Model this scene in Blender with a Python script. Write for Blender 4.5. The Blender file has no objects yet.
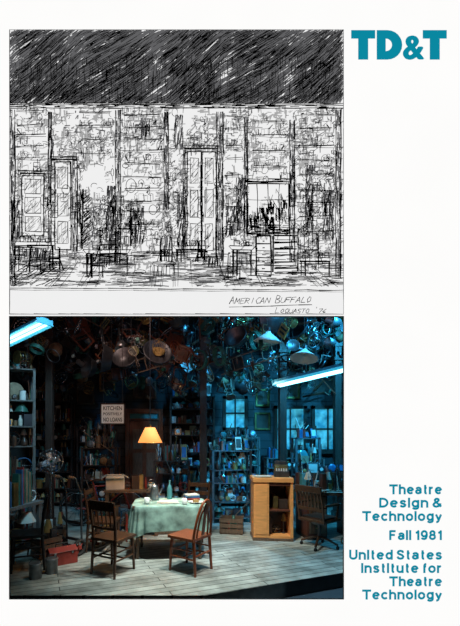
import bpy, math, random
from mathutils import Matrix, Vector, Euler, noise
R = random.Random(7)
pi = math.pi
sc = bpy.context.scene
col = sc.collection
try:
    sc.view_settings.view_transform = 'Standard'
    sc.view_settings.look = 'None'
except Exception as e:
    print(e)

# ------------------------------------------------------------------ materials
def _base(name):
    m = bpy.data.materials.new(name); m.use_nodes = True
    nt = m.node_tree
    return m, nt, nt.nodes['Principled BSDF']

def mat(name, c, rough=.6, metal=0., var=.3, scale=9., stretch=(1,1,1), bump=.15, emit=None, es=0.):
    m, nt, p = _base(name)
    tc = nt.nodes.new('ShaderNodeTexCoord'); mp = nt.nodes.new('ShaderNodeMapping')
    mp.inputs['Scale'].default_value = stretch
    n = nt.nodes.new('ShaderNodeTexNoise'); n.inputs['Scale'].default_value = scale
    n.inputs['Detail'].default_value = 5
    r = nt.nodes.new('ShaderNodeValToRGB')
    r.color_ramp.elements[0].position = .3; r.color_ramp.elements[1].position = .7
    r.color_ramp.elements[0].color = (*[x*(1-var) for x in c], 1)
    r.color_ramp.elements[1].color = (*[min(1, x*(1+var)) for x in c], 1)
    L = nt.links.new
    L(tc.outputs['Object'], mp.inputs['Vector']); L(mp.outputs[0], n.inputs['Vector'])
    L(n.outputs['Fac'], r.inputs[0]); L(r.outputs[0], p.inputs['Base Color'])
    if bump:
        b = nt.nodes.new('ShaderNodeBump'); b.inputs['Strength'].default_value = bump
        b.inputs['Distance'].default_value = .01
        L(n.outputs['Fac'], b.inputs['Height']); L(b.outputs[0], p.inputs['Normal'])
    p.inputs['Roughness'].default_value = rough
    p.inputs['Metallic'].default_value = metal
    if emit:
        p.inputs['Emission Color'].default_value = (*emit, 1)
        p.inputs['Emission Strength'].default_value = es
    return m

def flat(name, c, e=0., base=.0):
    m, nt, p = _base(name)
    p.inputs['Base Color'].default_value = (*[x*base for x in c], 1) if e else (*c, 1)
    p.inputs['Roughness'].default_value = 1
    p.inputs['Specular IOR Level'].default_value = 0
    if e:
        # printed stock: emission stands in for light on the page; faint paper mottling
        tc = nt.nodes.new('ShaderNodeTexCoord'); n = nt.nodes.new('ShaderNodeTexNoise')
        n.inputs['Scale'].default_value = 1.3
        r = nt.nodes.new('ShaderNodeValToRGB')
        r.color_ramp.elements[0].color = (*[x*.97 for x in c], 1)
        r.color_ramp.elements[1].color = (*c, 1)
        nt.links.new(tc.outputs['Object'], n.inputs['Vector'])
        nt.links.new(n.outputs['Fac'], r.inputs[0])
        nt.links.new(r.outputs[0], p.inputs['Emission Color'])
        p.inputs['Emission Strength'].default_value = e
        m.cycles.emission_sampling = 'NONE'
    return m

W_DK = mat('wood_dark', (.045, .026, .02), .4, stretch=(6,6,1))
W_RD = mat('wood_red', (.13, .04, .022), .35, stretch=(6,6,1))
W_MD = mat('wood_mid', (.14, .085, .055), .5, stretch=(6,6,1))
W_LT = mat('wood_light', (.80, .34, .11), .45, stretch=(1,6,6), scale=5, var=.15)
W_GY = mat('wood_grey', (.15, .14, .13), .7, stretch=(6,6,1))
BLK = mat('black_paint', (.012, .012, .014), .6)
IRON = mat('iron', (.09, .09, .10), .45, .8)
CHR = mat('chrome', (.5, .5, .52), .25, 1.)
TIN = mat('tin', (.28, .29, .31), .4, .8)
ENAM = mat('enamel_white', (.72, .72, .68), .3, var=.08)
CARD = mat('cardboard', (.26, .19, .12), .8)
PAPER = mat('paper_sheets', (.6, .58, .5), .8, var=.12)
RED = mat('paint_red', (.28, .035, .025), .4)
BLUE = mat('paint_blue', (.025, .11, .24), .4)
GRN = mat('paint_green', (.03, .12, .09), .4)
YEL = mat('paint_ochre', (.34, .2, .06), .5)
BRS = mat('brass', (.42, .27, .1), .3, .9)
RUB = mat('rubber', (.015, .015, .015), .8)
WICK = mat('wicker', (.2, .12, .06), .8, scale=60)
GLS = mat('glass_bottle', (.08, .26, .28), .12, var=.2)
CLOTH = mat('tablecloth_fabric', (.25, .38, .32), .85, var=.6, scale=6.5)
LEATH = mat('leather', (.06, .03, .02), .4)

# ------------------------------------------------------------------ mesh builder
class B:
    def __init__(s):
        s.v=[]; s.f=[]; s.mi=[]; s.sm=[]; s.mats=[]; s.M=Matrix.Identity(4)
    def add(s, vs, fs, m, smooth=False):
        if m not in s.mats: s.mats.append(m)
        k = s.mats.index(m); o = len(s.v)
        s.v += [s.M @ Vector(v) for v in vs]
        for f in fs:
            s.f.append([o+i for i in f]); s.mi.append(k); s.sm.append(smooth)
    def box(s, c, d, m, rot=(0,0,0)):
        E = Euler(rot).to_matrix(); c = Vector(c)
        vs = [c + E @ Vector((x*d[0]/2, y*d[1]/2, z*d[2]/2)) for x in (-1,1) for y in (-1,1) for z in (-1,1)]
        s.add(vs, [(0,1,3,2),(4,6,7,5),(0,4,5,1),(2,3,7,6),(0,2,6,4),(1,5,7,3)], m)
    def cyl(s, a, b, r, m, r2=None, n=10, cap=True):
        a=Vector(a); b=Vector(b); r2 = r if r2 is None else r2
        d=b-a
        if d.length < 1e-6: return
        q = d.to_track_quat('Z','Y').to_matrix()
        vs=[]
        for p, rr in ((a,r),(b,r2)):
            for i in range(n):
                t=2*pi*i/n
                vs.append(p+q@Vector((rr*math.cos(t), rr*math.sin(t), 0)))
        s.add(vs, [(i,(i+1)%n,n+(i+1)%n,n+i) for i in range(n)], m, True)
        if cap:
            s.add(vs[:n], [tuple(reversed(range(n)))], m); s.add(vs[n:], [tuple(range(n))], m)
    def tube(s, pts, r, m, n=7, closed=False):
        P=[Vector(p) for p in pts]
        k=len(P)
        vs=[]
        for i,p in enumerate(P):
            if closed: d=P[(i+1)%k]-P[(i-1)%k]
            else: d=P[min(i+1,k-1)]-P[max(i-1,0)]
            q=d.to_track_quat('Z','Y').to_matrix()
            for j in range(n):
                t=2*pi*j/n; vs.append(p+q@Vector((r*math.cos(t), r*math.sin(t),0)))
        fs=[]
        for i in range(k if closed else k-1):
            o=i*n; o2=((i+1)%k)*n
            for j in range(n): fs.append((o+j,o+(j+1)%n,o2+(j+1)%n,o2+j))
        s.add(vs,fs,m,True)
        if not closed:
            s.add(vs[:n],[tuple(reversed(range(n)))],m); s.add(vs[-n:],[tuple(range(n))],m)
    def lathe(s, prof, m, n=18, at=(0,0,0), rot=(0,0,0)):
        E=Euler(rot).to_matrix(); at=Vector(at); vs=[]; fs=[]
        for (r,z) in prof:
            for i in range(n):
                t=2*pi*i/n; vs.append(at+E@Vector((r*math.cos(t), r*math.sin(t), z)))
        for a in range(len(prof)-1):
            for i in range(n):
                fs.append((a*n+i,a*n+(i+1)%n,(a+1)*n+(i+1)%n,(a+1)*n+i))
        s.add(vs,fs,m,True)
    def ring(s, c, Rr, r, m, rot=(0,0,0), n=28, k=6):
        E=Euler(rot).to_matrix(); c=Vector(c)
        s.tube([c+E@Vector((Rr*math.cos(2*pi*i/n), Rr*math.sin(2*pi*i/n),0)) for i in range(n)], r, m, k, True)
    def ball(s, c, r, m, n=12, sq=1.):
        s.lathe([(max(1e-4,r*math.sin(pi*i/8)), -r*sq*math.cos(pi*i/8)) for i in range(9)], m, n, c)
    def done(s, name, loc=(0,0,0), rot=(0,0,0), bevel=0, parent=None):
        me=bpy.data.meshes.new(name)
        me.from_pydata([tuple(v) for v in s.v],[],s.f)
        for m in s.mats: me.materials.append(m)
        for i,p in enumerate(me.polygons):
            p.material_index=s.mi[i]; p.use_smooth=s.sm[i]
        o=bpy.data.objects.new(name,me); col.objects.link(o)
        o.location=loc; o.rotation_euler=rot
        if bevel:
            b=o.modifiers.new('bevel','BEVEL'); b.width=bevel; b.segments=2; b.limit_method='ANGLE'; b.angle_limit=math.radians(50)
        if parent: o.parent=parent
        return o

# ================================================================== MAGAZINE COVER (flat page)
U = 1/94.                       # one print unit of the page in metres
def pg(x, y): return ((x-176)*U, 1.75-(y-435)*U)
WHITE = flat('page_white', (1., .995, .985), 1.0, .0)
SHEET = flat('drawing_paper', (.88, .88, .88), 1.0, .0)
INK = flat('black_ink', (.004,.004,.004))
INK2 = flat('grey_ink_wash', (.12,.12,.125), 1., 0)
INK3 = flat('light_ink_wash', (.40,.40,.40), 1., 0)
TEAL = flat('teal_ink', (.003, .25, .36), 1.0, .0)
hx0,hz1 = pg(9,316); hx1,hz0 = pg(344,599.5)
px0,pz1 = pg(-18,-16); px1,pz0 = pg(480,645)
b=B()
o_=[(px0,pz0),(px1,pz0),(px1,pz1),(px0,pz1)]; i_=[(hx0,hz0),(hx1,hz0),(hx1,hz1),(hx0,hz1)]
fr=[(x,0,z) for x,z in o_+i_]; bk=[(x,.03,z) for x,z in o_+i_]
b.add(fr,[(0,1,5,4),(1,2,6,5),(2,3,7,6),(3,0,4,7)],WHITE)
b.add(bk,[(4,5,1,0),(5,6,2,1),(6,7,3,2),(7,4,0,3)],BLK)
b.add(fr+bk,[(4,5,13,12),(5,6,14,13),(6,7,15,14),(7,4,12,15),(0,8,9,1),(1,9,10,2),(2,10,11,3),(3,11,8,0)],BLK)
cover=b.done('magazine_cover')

def plate(name,x0,y0,x1,y1,m,yy):
    a,c=pg(x0,y0); d,e=pg(x1,y1)
    bb=B(); bb.add([(a,yy,e),(d,yy,e),(d,yy,c),(a,yy,c)],[(0,1,2,3)],m)
    return bb.done(name,parent=cover)
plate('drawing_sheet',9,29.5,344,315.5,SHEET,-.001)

LAY=[([],[]),([],[]),([],[])]      # black, grey, light strokes
DEP=[-.005,-.003,-.002]
# parts of the drawing kept as open paper (door leaves, table tops, stairs, window panes ...)
KEEP=[(56,163,70,249),(187,153,200,257),(202,153,215,257),(23,177,43,235),(248,185,288,214),(257,237,270,275),(274,236,297,272),
      (84,249,130,255),(12,241,56,247),(174,246,208,251),(230,246,254,251),(298,257,332,263),(124,172,140,200),(227,152,243,172),(146,202,158,222),
      (82,168,104,186),(224,236,232,262),(150,256,178,262)]
def kept(x,y,p=.93):
    for a,c,d,e in KEEP:
        if a<x<d and c<y<e: return R.random()<p
    return False
def seg(x0,y0,x1,y1,w,k=0):
    sv,sf=LAY[k]
    dx,dy=x1-x0,y1-y0; l=math.hypot(dx,dy)
    if l<1e-3: return
    nx,ny=-dy/l*w/2, dx/l*w/2
    q=[(x0+nx,y0+ny),(x1+nx*.7,y1+ny*.7),(x1-nx*.7,y1-ny*.7),(x0-nx,y0-ny)]
    n=len(sv)
    for x,y in q:
        x=min(343.5,max(9.5,x)); y=min(314.5,max(30,y))
        a,c=pg(x,y); sv.append((a,DEP[k],c))
    sf.append((n,n+1,n+2,n+3))
def ln(x0,y0,x1,y1,w=.7,j=.5,k=0):
    n=max(1,int(math.hypot(x1-x0,y1-y0)/12)); P=[]
    for i in range(n+1):
        t=i/n; P.append((x0+(x1-x0)*t+R.uniform(-j,j), y0+(y1-y0)*t+R.uniform(-j,j)))
    for i in range(n): seg(*P[i],*P[i+1],w*R.uniform(.6,1.3),k)
def rc(x0,y0,x1,y1,w=.8,n=1):
    for _ in range(n):
        ln(x0,y0,x1,y0,w); ln(x1,y0,x1,y1,w); ln(x1,y1,x0,y1,w); ln(x0,y1,x0,y0,w)
def hatch(x0,y0,x1,y1,ang,sp,w=.6,k=0):
    ca,sa=math.cos(ang),math.sin(ang)
    n=int((x1-x0)*(y1-y0)/(sp*9))
    for _ in range(n):
        x=R.uniform(x0,x1); y=R.uniform(y0,y1); l=R.uniform(5,12)/2
        seg(max(x0,min(x1,x-ca*l)),max(y0,min(y1,y-sa*l)),max(x0,min(x1,x+ca*l)),max(y0,min(y1,y+sa*l)),w*R.uniform(.6,1.3),k)
def band(n,l0,l1,w0,w1,k,thr,vary):
    for i in range(n):
        x=R.uniform(9,344); y=R.uniform(29,103)
        d=noise.noise(Vector((x/30,y/26,3)))+.3*math.sin(x/11.5+.8)*(1 if y<80 else .4)
        if y<50: d+=.12
        if d>thr and R.random()<min(.93,(d-thr)*vary): continue
        pan=int((x+y*.2)/47)
        a=-math.radians(37+7*math.sin(pan*2.1))+R.uniform(-.07,.07)
        l=R.uniform(l0,l1)/2; ca,sa=math.cos(a)*l,math.sin(a)*l
        seg(x-ca,min(103.5,max(30,y+abs(sa))),x+ca,min(103.5,max(30,y-abs(sa))),R.uniform(w0,w1),k)
band(4600,8,24,1.0,1.9,1,.3,.8)
band(3300,7,24,.3,.65,0,.0,1.4)
for i in range(700):
    x=R.uniform(9,344); y=R.uniform(60,103); l=R.uniform(5,14)
    seg(x,y-l/2,x+R.uniform(-1,1),min(103.5,y+l/2),R.uniform(.3,.6))
for y in (103.6,105,108.4): ln(9,y,344,y+R.uniform(0,.8),1.2,.3)
hatch(9,104,344,109,0,1.4,.8)
ln(9.6,30,9.6,314,1.2,.1); ln(343.4,30,343.4,314,.9,.1); ln(9,30,344,30,1.0,.1); ln(9,314.5,344,314.5,1.6,.1)
ln(9,288,344,290.5,1.0,.3); ln(9,290,344,292,.5,.3)
def field(n,y0,y1,w0,w1,k,sx,sy,seed,thr0,thr1,l0=2,l1=9):
    for i in range(n):
        x=R.uniform(11,342); y=R.uniform(y0,y1)
        if kept(x,y,.95): continue
        d=noise.noise(Vector((x/sx,y/sy,seed)))+.5*noise.noise(Vector((x/42,y/40,2)))
        if d<R.uniform(thr0,thr1): continue
        q=R.random(); l=R.uniform(l0,l1)
        if q<.30: a=R.uniform(-.12,.12)
        elif q<.72: a=pi/2+R.uniform(-.12,.12)
        elif q<.9: a=-.7+R.uniform(-.2,.2)
        else: a=R.uniform(0,pi)
        seg(x-math.cos(a)*l/2,y-math.sin(a)*l/2,x+math.cos(a)*l/2,y+math.sin(a)*l/2,R.uniform(w0,w1),k)
field(6400,109,268,.9,2.0,2,13,16,9,-.22,.22,3,9)
field(3300,109,266,.7,1.5,1,8,12,5,.0,.42,2,7)
field(5200,109,264,.28,.62,0,7,10,7,-.08,.4,1.5,6)
field(2800,165,262,.3,.75,0,5,6,12,-.06,.34,1.5,5)
for i in range(380):
    x=R.uniform(12,338); y=R.uniform(112,255); r=R.uniform(1.2,4); t0=R.uniform(0,6); s=R.uniform(.4,1.6)
    if kept(x,y,1): continue
    P=[(x+r*math.cos(t0+q*.6),y+r*s*math.sin(t0+q*.6)) for q in range(R.randint(4,10))]
    for a,c in zip(P,P[1:]): seg(*a,*c,R.uniform(.35,.7))
# piled objects: small boxes, jars and rounds heaped along the walls
for i in range(260):
    x=R.uniform(14,332); y=240-abs(R.gauss(0,38)); w=R.uniform(2,7); h=R.uniform(3,9)
    if kept(x,y,1) or y<112: continue
    if R.random()<.6: rc(x,y,x+w,y+h,.6)
    else: 
        for q in range(8): seg(x+w/2*math.cos(q*.785),y+h/2*math.sin(q*.785),x+w/2*math.cos(q*.785+.785),y+h/2*math.sin(q*.785+.785),.7)
    if R.random()<.5: hatch(x,y,x+w*.6,y+h,pi/2,1.0,.6)
for x,y0,y1,w in [(13,110,285,4),(50,112,250,3),(75,158,252,5),(118,110,264,5),(166,112,210,4),(220,112,266,6),(246,118,240,3),(292,120,262,5),(338,110,278,5),(184,150,258,2)]:
    hatch(x-w/2,y0,x+w/2,y1,pi/2,1.2,.9,1)
    ln(x-w/2,y0,x-w/2,y1,.9); ln(x+w/2,y0,x+w/2,y1,1.4)
    hatch(x-w/2,y0,x+w/2,y1,pi/2,1.6,.6)
for x0,y0,x1,y1,n in [(15,112,47,172,5),(122,116,163,236,10),(224,114,244,236,8),(297,116,335,248,9),(78,112,113,165,4),(250,122,288,180,4)]:
    for i in range(n):
        y=y0+(y1-y0)*i/n+R.uniform(-2,2); xa=x0+R.uniform(0,4); xb=x1-R.uniform(0,4)
        ln(xa,y,xb,y+R.uniform(-1.5,1.5),1.1); ln(xa,y+1.4,xb,y+1.8,.5)
        x=xa+1
        while x<xb-3:
            w=R.uniform(1.5,5); h=R.uniform(2,8)
            if not kept(x,y-2,.6):
                if R.random()<.6: rc(x,y-h,x+w,y-.3,.4)
                if R.random()<.35: hatch(x,y-h,x+w,y,R.uniform(0,pi),.9,.7)
            x+=w+R.uniform(0,4)
for x0,x1,y in ((52,76,160),(184,218,149),(20,46,174),(245,291,182)):
    ln(x0,y,x1,y,1.8); ln(x0-2,y-3,x1+2,y-3,1.1); hatch(x0,y-3,x1,y,0,1.1,.7)
for x0,y0,x1,y1 in [(55,162,71,250),(187,152,201,258),(202,152,216,258),(22,176,44,236)]:
    rc(x0,y0,x1,y1,1.2,2); h=(y1-y0)
    for a,c in ((.06,.3),(.36,.62),(.68,.93)):
        rc(x0+3,y0+h*a,x1-3,y0+h*c,.8)
        hatch(x0+3,y0+h*a,x1-3,y0+h*c,-.8,2.2,.45); hatch(x0+3,y0+h*a,x1-3,y0+h*c,pi/2,3,.8,2)
hatch(78,186,84,250,pi/2,.8,.9); hatch(82,190,92,246,-.7,1.2,.8)
for r in [(174,115,183,150),(141,118,150,140),(48,130,54,160),(177,195,184,250),(236,178,245,232),(305,165,313,230),(107,186,116,232),(12,200,20,240),(160,236,170,256),(106,206,116,250),(226,206,238,236),(322,190,334,240),(30,248,50,262),(130,208,144,244),(208,258,216,268)]:
    hatch(*r,pi/2+.1,1.3,1.1,1); hatch(*r,pi/2+.1,1.1,.7)
rc(247,184,289,234,1.3,2)
for x in (257,268,279): ln(x,184,x,234,.9)
ln(247,200,289,200,.8)
for x,y,r in [(254,222,4),(262,213,5),(270,206,4),(270,222,5),(279,212,4),(284,203,3)]:
    hatch(x-r,y-r,x+r,y+r*2.2,pi/2,.6,1.0)
    for q in range(4): ln(x,y,x+R.uniform(-9,9),y-R.uniform(6,16),.6)
hatch(247,224,289,234,0,.9,.9)
def s_chair(x,y,s,f=1):
    ln(x,y,x,y-s*2,1.5,.3); ln(x+f*s*.9,y,x+f*s*.9,y-s,1.4,.3); ln(x,y-s,x+f*s,y-s,1.9,.3)
    ln(x,y-s*2,x+f*s*.2,y-s*2.1,1.4); ln(x,y-s*.5,x+f*s*.9,y-s*.5,.7)
    ln(x-f*s*.3,y,x,y-s,1.2,.3); ln(x+f*s*.6,y-1,x+f*s*.6,y-s,.9)
    for k in range(3): ln(x+f*k,y-s*1.1,x+f*k,y-s*1.9,.6,.1)
for a in [(100,262,17,1),(131,246,17,-1),(92,278,12,1),(198,262,10,1),(228,280,13,1),(160,262,10,1),(318,264,14,-1),(172,262,12,-1),(30,272,12,1),(60,270,11,-1)]: s_chair(*a)
def s_table(x0,x1,y,h):
    ln(x0,y,x1,y,2.0); ln(x0,y+2,x1,y+2,1.1); ln(x0-3,y-4,x1+3,y-4,.8); ln(x0-3,y-4,x0,y,.8); ln(x1+3,y-4,x1,y,.8)
    for x in (x0+1,x1-1,x0+5): ln(x,y,x,y+h,1.7,.2)
    for k in range(6):
        x=R.uniform(x0,x1-4); rc(x,y-R.uniform(6,10),x+R.uniform(2,6),y-4,.8)
    hatch(x0,y+3,x1,y+h*.6,pi/2,1.4,.7); hatch(x0,y+3,x1,y+h*.5,0,2,.9,1)
s_table(86,128,254,22); s_table(14,54,246,24); s_table(176,206,250,12); s_table(232,252,250,26); s_table(300,330,262,14)
rc(256,236,271,276,1.5,2)
for i in range(5): ln(256,244+i*7,271,244+i*7,1.2); ln(262,241+i*7,265,241+i*7,1.2)
ln(273,272,273,236,1.5); ln(298,272,298,232,1.5)
for i in range(6): ln(274,236+i*6.5,297,236+i*6.5,1.5); hatch(274,239.5+i*6.5,297,242+i*6.5,0,1.0,.7)
for i in range(5): ln(300+i*4,240-i*5,300+i*4,262-i*4,.9)
ln(298,232,322,206,1.2)
for x in range(150,180,4): ln(x,266,x+R.uniform(-1,1),276,.9)
def ell(cx,cy,rx,ry,w=.9):
    p=[(cx+rx*math.cos(i*.524),cy+ry*math.sin(i*.524)) for i in range(13)]
    for i in range(12): seg(*p[i],*p[i+1],w)
for e in [(164,264,12,3),(112,238,9,3),(203,256,6,2),(140,272,6,2),(118,218,4,8),(66,190,4,5),(310,190,4,6),(153,210,4,5),(131,186,5,7)]: ell(*e,.7)
for k,n,w0,w1 in ((2,520,.8,1.6),(1,260,.8,1.3),(0,640,.3,.7)):
    for i in range(n):
        x=R.uniform(11,342); y=R.uniform(252,286); l=R.uniform(4,22)
        if noise.noise(Vector((x/22,y/8,1)))<-.12 or kept(x,y): continue
        seg(x-l/2,y+R.uniform(-1,1),x+l/2,y+R.uniform(-1,1),R.uniform(w0,w1),k)
for i in range(40): 
    x=R.uniform(11,342); ln(x,R.uniform(260,270),x+(x-176)*.18,287,.5)
hatch(9,262,60,286,-.5,2.0,.8); hatch(215,272,344,284,0,2.2,.8)
# hand-lettered signature
LET={'A':[[(0,1),(.5,0),(1,1)],[(.2,.65),(.9,.55)]],'M':[[(0,1),(.15,0),(.5,.7),(.85,0),(1,1)]],'E':[[(1,0),(0,.05),(0,1),(1,.95)],[(0,.5),(.8,.45)]],
'R':[[(0,1),(.05,0),(.8,.1),(.75,.45),(.1,.5),(1,1)]],'I':[[(.5,0),(.45,1)]],'C':[[(1,.1),(.5,0),(0,.5),(.4,1),(1,.9)]],'N':[[(0,1),(.1,0),(.9,1),(1,0)]],
'B':[[(0,1),(.05,0),(.8,.1),(.7,.45),(.1,.5),(.9,.65),(.8,.95),(0,1)]],'U':[[(0,0),(.05,.8),(.5,1),(.9,.8),(1,0)]],'F':[[(1,0),(.1,.05),(0,1)],[(.05,.5),(.8,.45)]],
'L':[[(.1,0),(0,1),(1,.95)]],'O':[[(.5,0),(.05,.4),(.3,1),(.9,.7),(.8,.1),(.4,0)]],'Q':[[(.5,0),(.05,.4),(.3,1),(.9,.7),(.8,.1),(.4,0)],[(.5,.7),(1.1,1.1)]],
'S':[[(1,.1),(.3,0),(.1,.35),(.9,.6),(.7,1),(0,.95)]],'T':[[(0,0),(1.1,.05)],[(.5,0),(.45,1)]],"'":[[(.5,-.1),(.4,.2)]],'7':[[(0,0),(1,0),(.3,1)]],'6':[[(.8,0),(.1,.6),(.4,1),(.9,.75),(.2,.6)]],' ':[]}
def script_(s,x,y,adv,h,slope=0):
    first=True
    for ch in s:
        hh=h*1.35 if first else h
        for st in LET[ch]:
            P=[(x+px_*adv*.85-(py_-1)*h*.35+R.uniform(-.25,.25), y+(py_-1)*hh+R.uniform(-.3,.3)) for px_,py_ in st]
            for a,c in zip(P,P[1:]): seg(*a,*c,R.uniform(.5,.85))
        x+=adv*R.uniform(.9,1.1); y-=slope*adv; first=(ch==' ')
script_('AMERICAN BUFFALO',229,304,5.0,5.6,.02); script_("LOQUASTO '76",275,313.2,4.2,4.2,-.0)
ln(229,307,312,305.0,.8,.3)
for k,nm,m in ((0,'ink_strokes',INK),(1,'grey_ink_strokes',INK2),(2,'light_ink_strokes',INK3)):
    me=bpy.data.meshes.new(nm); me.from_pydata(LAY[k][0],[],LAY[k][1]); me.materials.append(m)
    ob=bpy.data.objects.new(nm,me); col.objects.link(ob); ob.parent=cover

# ---- bold grotesque lettering, built from monoline strokes
def arc(cx,cy,rx,ry,a0,a1,n=14):
    return [(cx+rx*math.cos(math.radians(a0+(a1-a0)*i/n)), cy+ry*math.sin(math.radians(a0+(a1-a0)*i/n))) for i in range(n+1)]
G={
'T':(.62,[[(0,1),(.62,1)],[(.31,1),(.31,0)]]),
'h':(.46,[[(0,1),(0,0)],arc(.23,.47,.23,.24,180,0)+[(.46,0)]]),
'e':(.50,[[(.03,.37),(.48,.37)],arc(.25,.355,.25,.355,3,318,18)]),
'a':(.46,[arc(.23,.52,.2,.19,165,0,8)+[(.43,.08),(.48,0)],arc(.2,.2,.2,.2,0,360,14)]),
't':(.26,[[(.11,.93),(.11,.1),(.16,0),(.26,0)],[(0,.7),(.26,.7)]]),
'r':(.27,[[(0,.71),(0,0)],arc(.22,.43,.22,.28,180,80,6)]),
'D':(.60,[[(0,0),(0,1),(.2,1)]+arc(.2,.5,.4,.5,90,-90)+[(0,0)]]),
's':(.42,[[(.41,.54),(.33,.69),(.2,.72),(.07,.67),(.03,.53),(.1,.42),(.32,.33),(.41,.2),(.34,.04),(.2,0),(.07,.03),(0,.17)]]),
'i':(.0,[[(0,.71),(0,0)],[(0,1.0),(0,.97)]]),
'g':(.47,[arc(.235,.36,.235,.35,0,360,16),[(.47,.71),(.47,-.08)]+arc(.235,-.08,.235,.2,0,-155,8)]),
'n':(.46,[[(0,.71),(0,0)],arc(.23,.47,.23,.24,180,0)+[(.46,0)]]),
'&':(.64,[[(.66,0),(.16,.66),(.12,.84),(.2,.97),(.3,1),(.42,.94),(.44,.8),(.36,.66),(.08,.42),(.0,.24),(.08,.05),(.24,-.01),(.42,.06),(.56,.24),(.6,.42)]]),
'c':(.44,[arc(.25,.355,.25,.355,42,318,16)]),
'o':(.50,[arc(.25,.355,.25,.355,0,360,18)]),
'l':(.0,[[(0,1),(0,0)]]),
'y':(.46,[[(0,.71),(.24,.02)],[(.46,.71),(.2,-.17),(.12,-.25),(.02,-.25)]]),
'F':(.50,[[(0,0),(0,1),(.5,1)],[(0,.52),(.43,.52)]]),
'1':(.26,[[(0,.78),(.14,.84),(.24,1),(.24,0)]]),
'9':(.47,[arc(.235,.67,.235,.33,0,360,16),[(.47,.67),(.46,.35),(.38,.08),(.23,0),(.05,.06),(.02,.18)]]),
'8':(.47,[arc(.235,.76,.195,.24,0,360,14),arc(.235,.27,.235,.27,0,360,14)]),
'U':(.56,[[(0,1),(0,.3)]+arc(.28,.3,.28,.3,180,360)+[(.56,1)]]),
'd':(.47,[arc(.235,.36,.235,.35,0,360,16),[(.47,1),(.47,0)]]),
'S':(.54,[[(.51,.74),(.46,.93),(.28,1),(.1,.94),(.03,.77),(.1,.62),(.42,.45),(.53,.27),(.46,.06),(.27,0),(.08,.06),(0,.27)]]),
'I':(.0,[[(0,1),(0,0)]]),
'u':(.46,[[(0,.71),(0,.24)]+arc(.23,.24,.23,.24,180,360)+[(.46,.71)],[(.46,.3),(.46,0)]]),
'f':(.24,[[(.1,0),(.1,.84),(.16,.98),(.28,1)],[(0,.7),(.26,.7)]]),
}
def grot(name,s,x0,x1,ytop,ybase,w):
    """x0..x1 outer width, ytop/ybase = cap line and base line in page units"""
    tot=0; sp=.30
    for i,ch in enumerate(s):
        if ch==' ': tot+=.22; continue
        tot+=G[ch][0]+(sp if i<len(s)-1 else 0)
    kx=(x1-x0-w)/tot; ky=(ybase-ytop-w)
    V=[];F=[]; cnt=0
    def quad(pts):
        nonlocal cnt
        k=len(V); yy=-.004-.000002*cnt; cnt+=1
        for X,Y in pts:
            a,c=pg(X,Y); V.append((a,yy,c))
        F.append(tuple(range(k,k+len(pts))))
    x=x0+w/2
    for ch in s:
        if ch==' ': x+=.22*kx; continue
        gw,sts=G[ch]
        for st in sts:
            P=[(x+px_*kx, ybase-w/2-py_*ky) for px_,py_ in st]
            for j,(p,q) in enumerate(zip(P,P[1:])):
                dx,dy=q[0]-p[0],q[1]-p[1]; l=math.hypot(dx,dy) or 1e-6
                nx,ny=-dy/l*w/2,dx/l*w/2
                quad([(p[0]+nx,p[1]+ny),(q[0]+nx,q[1]+ny),(q[0]-nx,q[1]-ny),(p[0]-nx,p[1]-ny)])
            ends=P if len(P)>2 else []
            for p in ends[1:-1]:
                quad([(p[0]+w/2*math.cos(t*pi/5),p[1]+w/2*math.sin(t*pi/5)) for t in range(10)])
            if len(P)==2:      # square off straight stems
                (ax,ay),(bx,by)=P
                if abs(ax-bx)<.01:
                    quad([(ax-w/2,min(ay,by)-w/2),(ax+w/2,min(ay,by)-w/2),(ax+w/2,max(ay,by)+w/2),(ax-w/2,max(ay,by)+w/2)])
                elif abs(ay-by)<.01:
                    quad([(min(ax,bx)-w/2*(ch=='T'),ay-w/2),(max(ax,bx)+w/2*(ch=='T'),ay-w/2),(max(ax,bx)+w/2*(ch=='T'),ay+w/2),(min(ax,bx)-w/2*(ch=='T'),ay+w/2)])
            else:
                for p,q in ((P[0],P[1]),(P[-1],P[-2])):
                    if abs(p[0]-q[0])<.01:
                        quad([(p[0]-w/2,p[1]-w/2),(p[0]+w/2,p[1]-w/2),(p[0]+w/2,p[1]+w/2),(p[0]-w/2,p[1]+w/2)])
        x+=(gw+sp)*kx
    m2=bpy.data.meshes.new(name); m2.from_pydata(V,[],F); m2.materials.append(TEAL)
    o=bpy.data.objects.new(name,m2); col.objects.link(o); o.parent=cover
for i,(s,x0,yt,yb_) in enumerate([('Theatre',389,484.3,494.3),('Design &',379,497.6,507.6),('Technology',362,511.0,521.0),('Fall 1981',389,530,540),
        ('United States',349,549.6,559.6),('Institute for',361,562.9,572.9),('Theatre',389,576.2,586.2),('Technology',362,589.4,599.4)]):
    grot('caption_line_%d'%(i+1),s,x0,441.8,yt,yb_,2.15)
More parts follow.
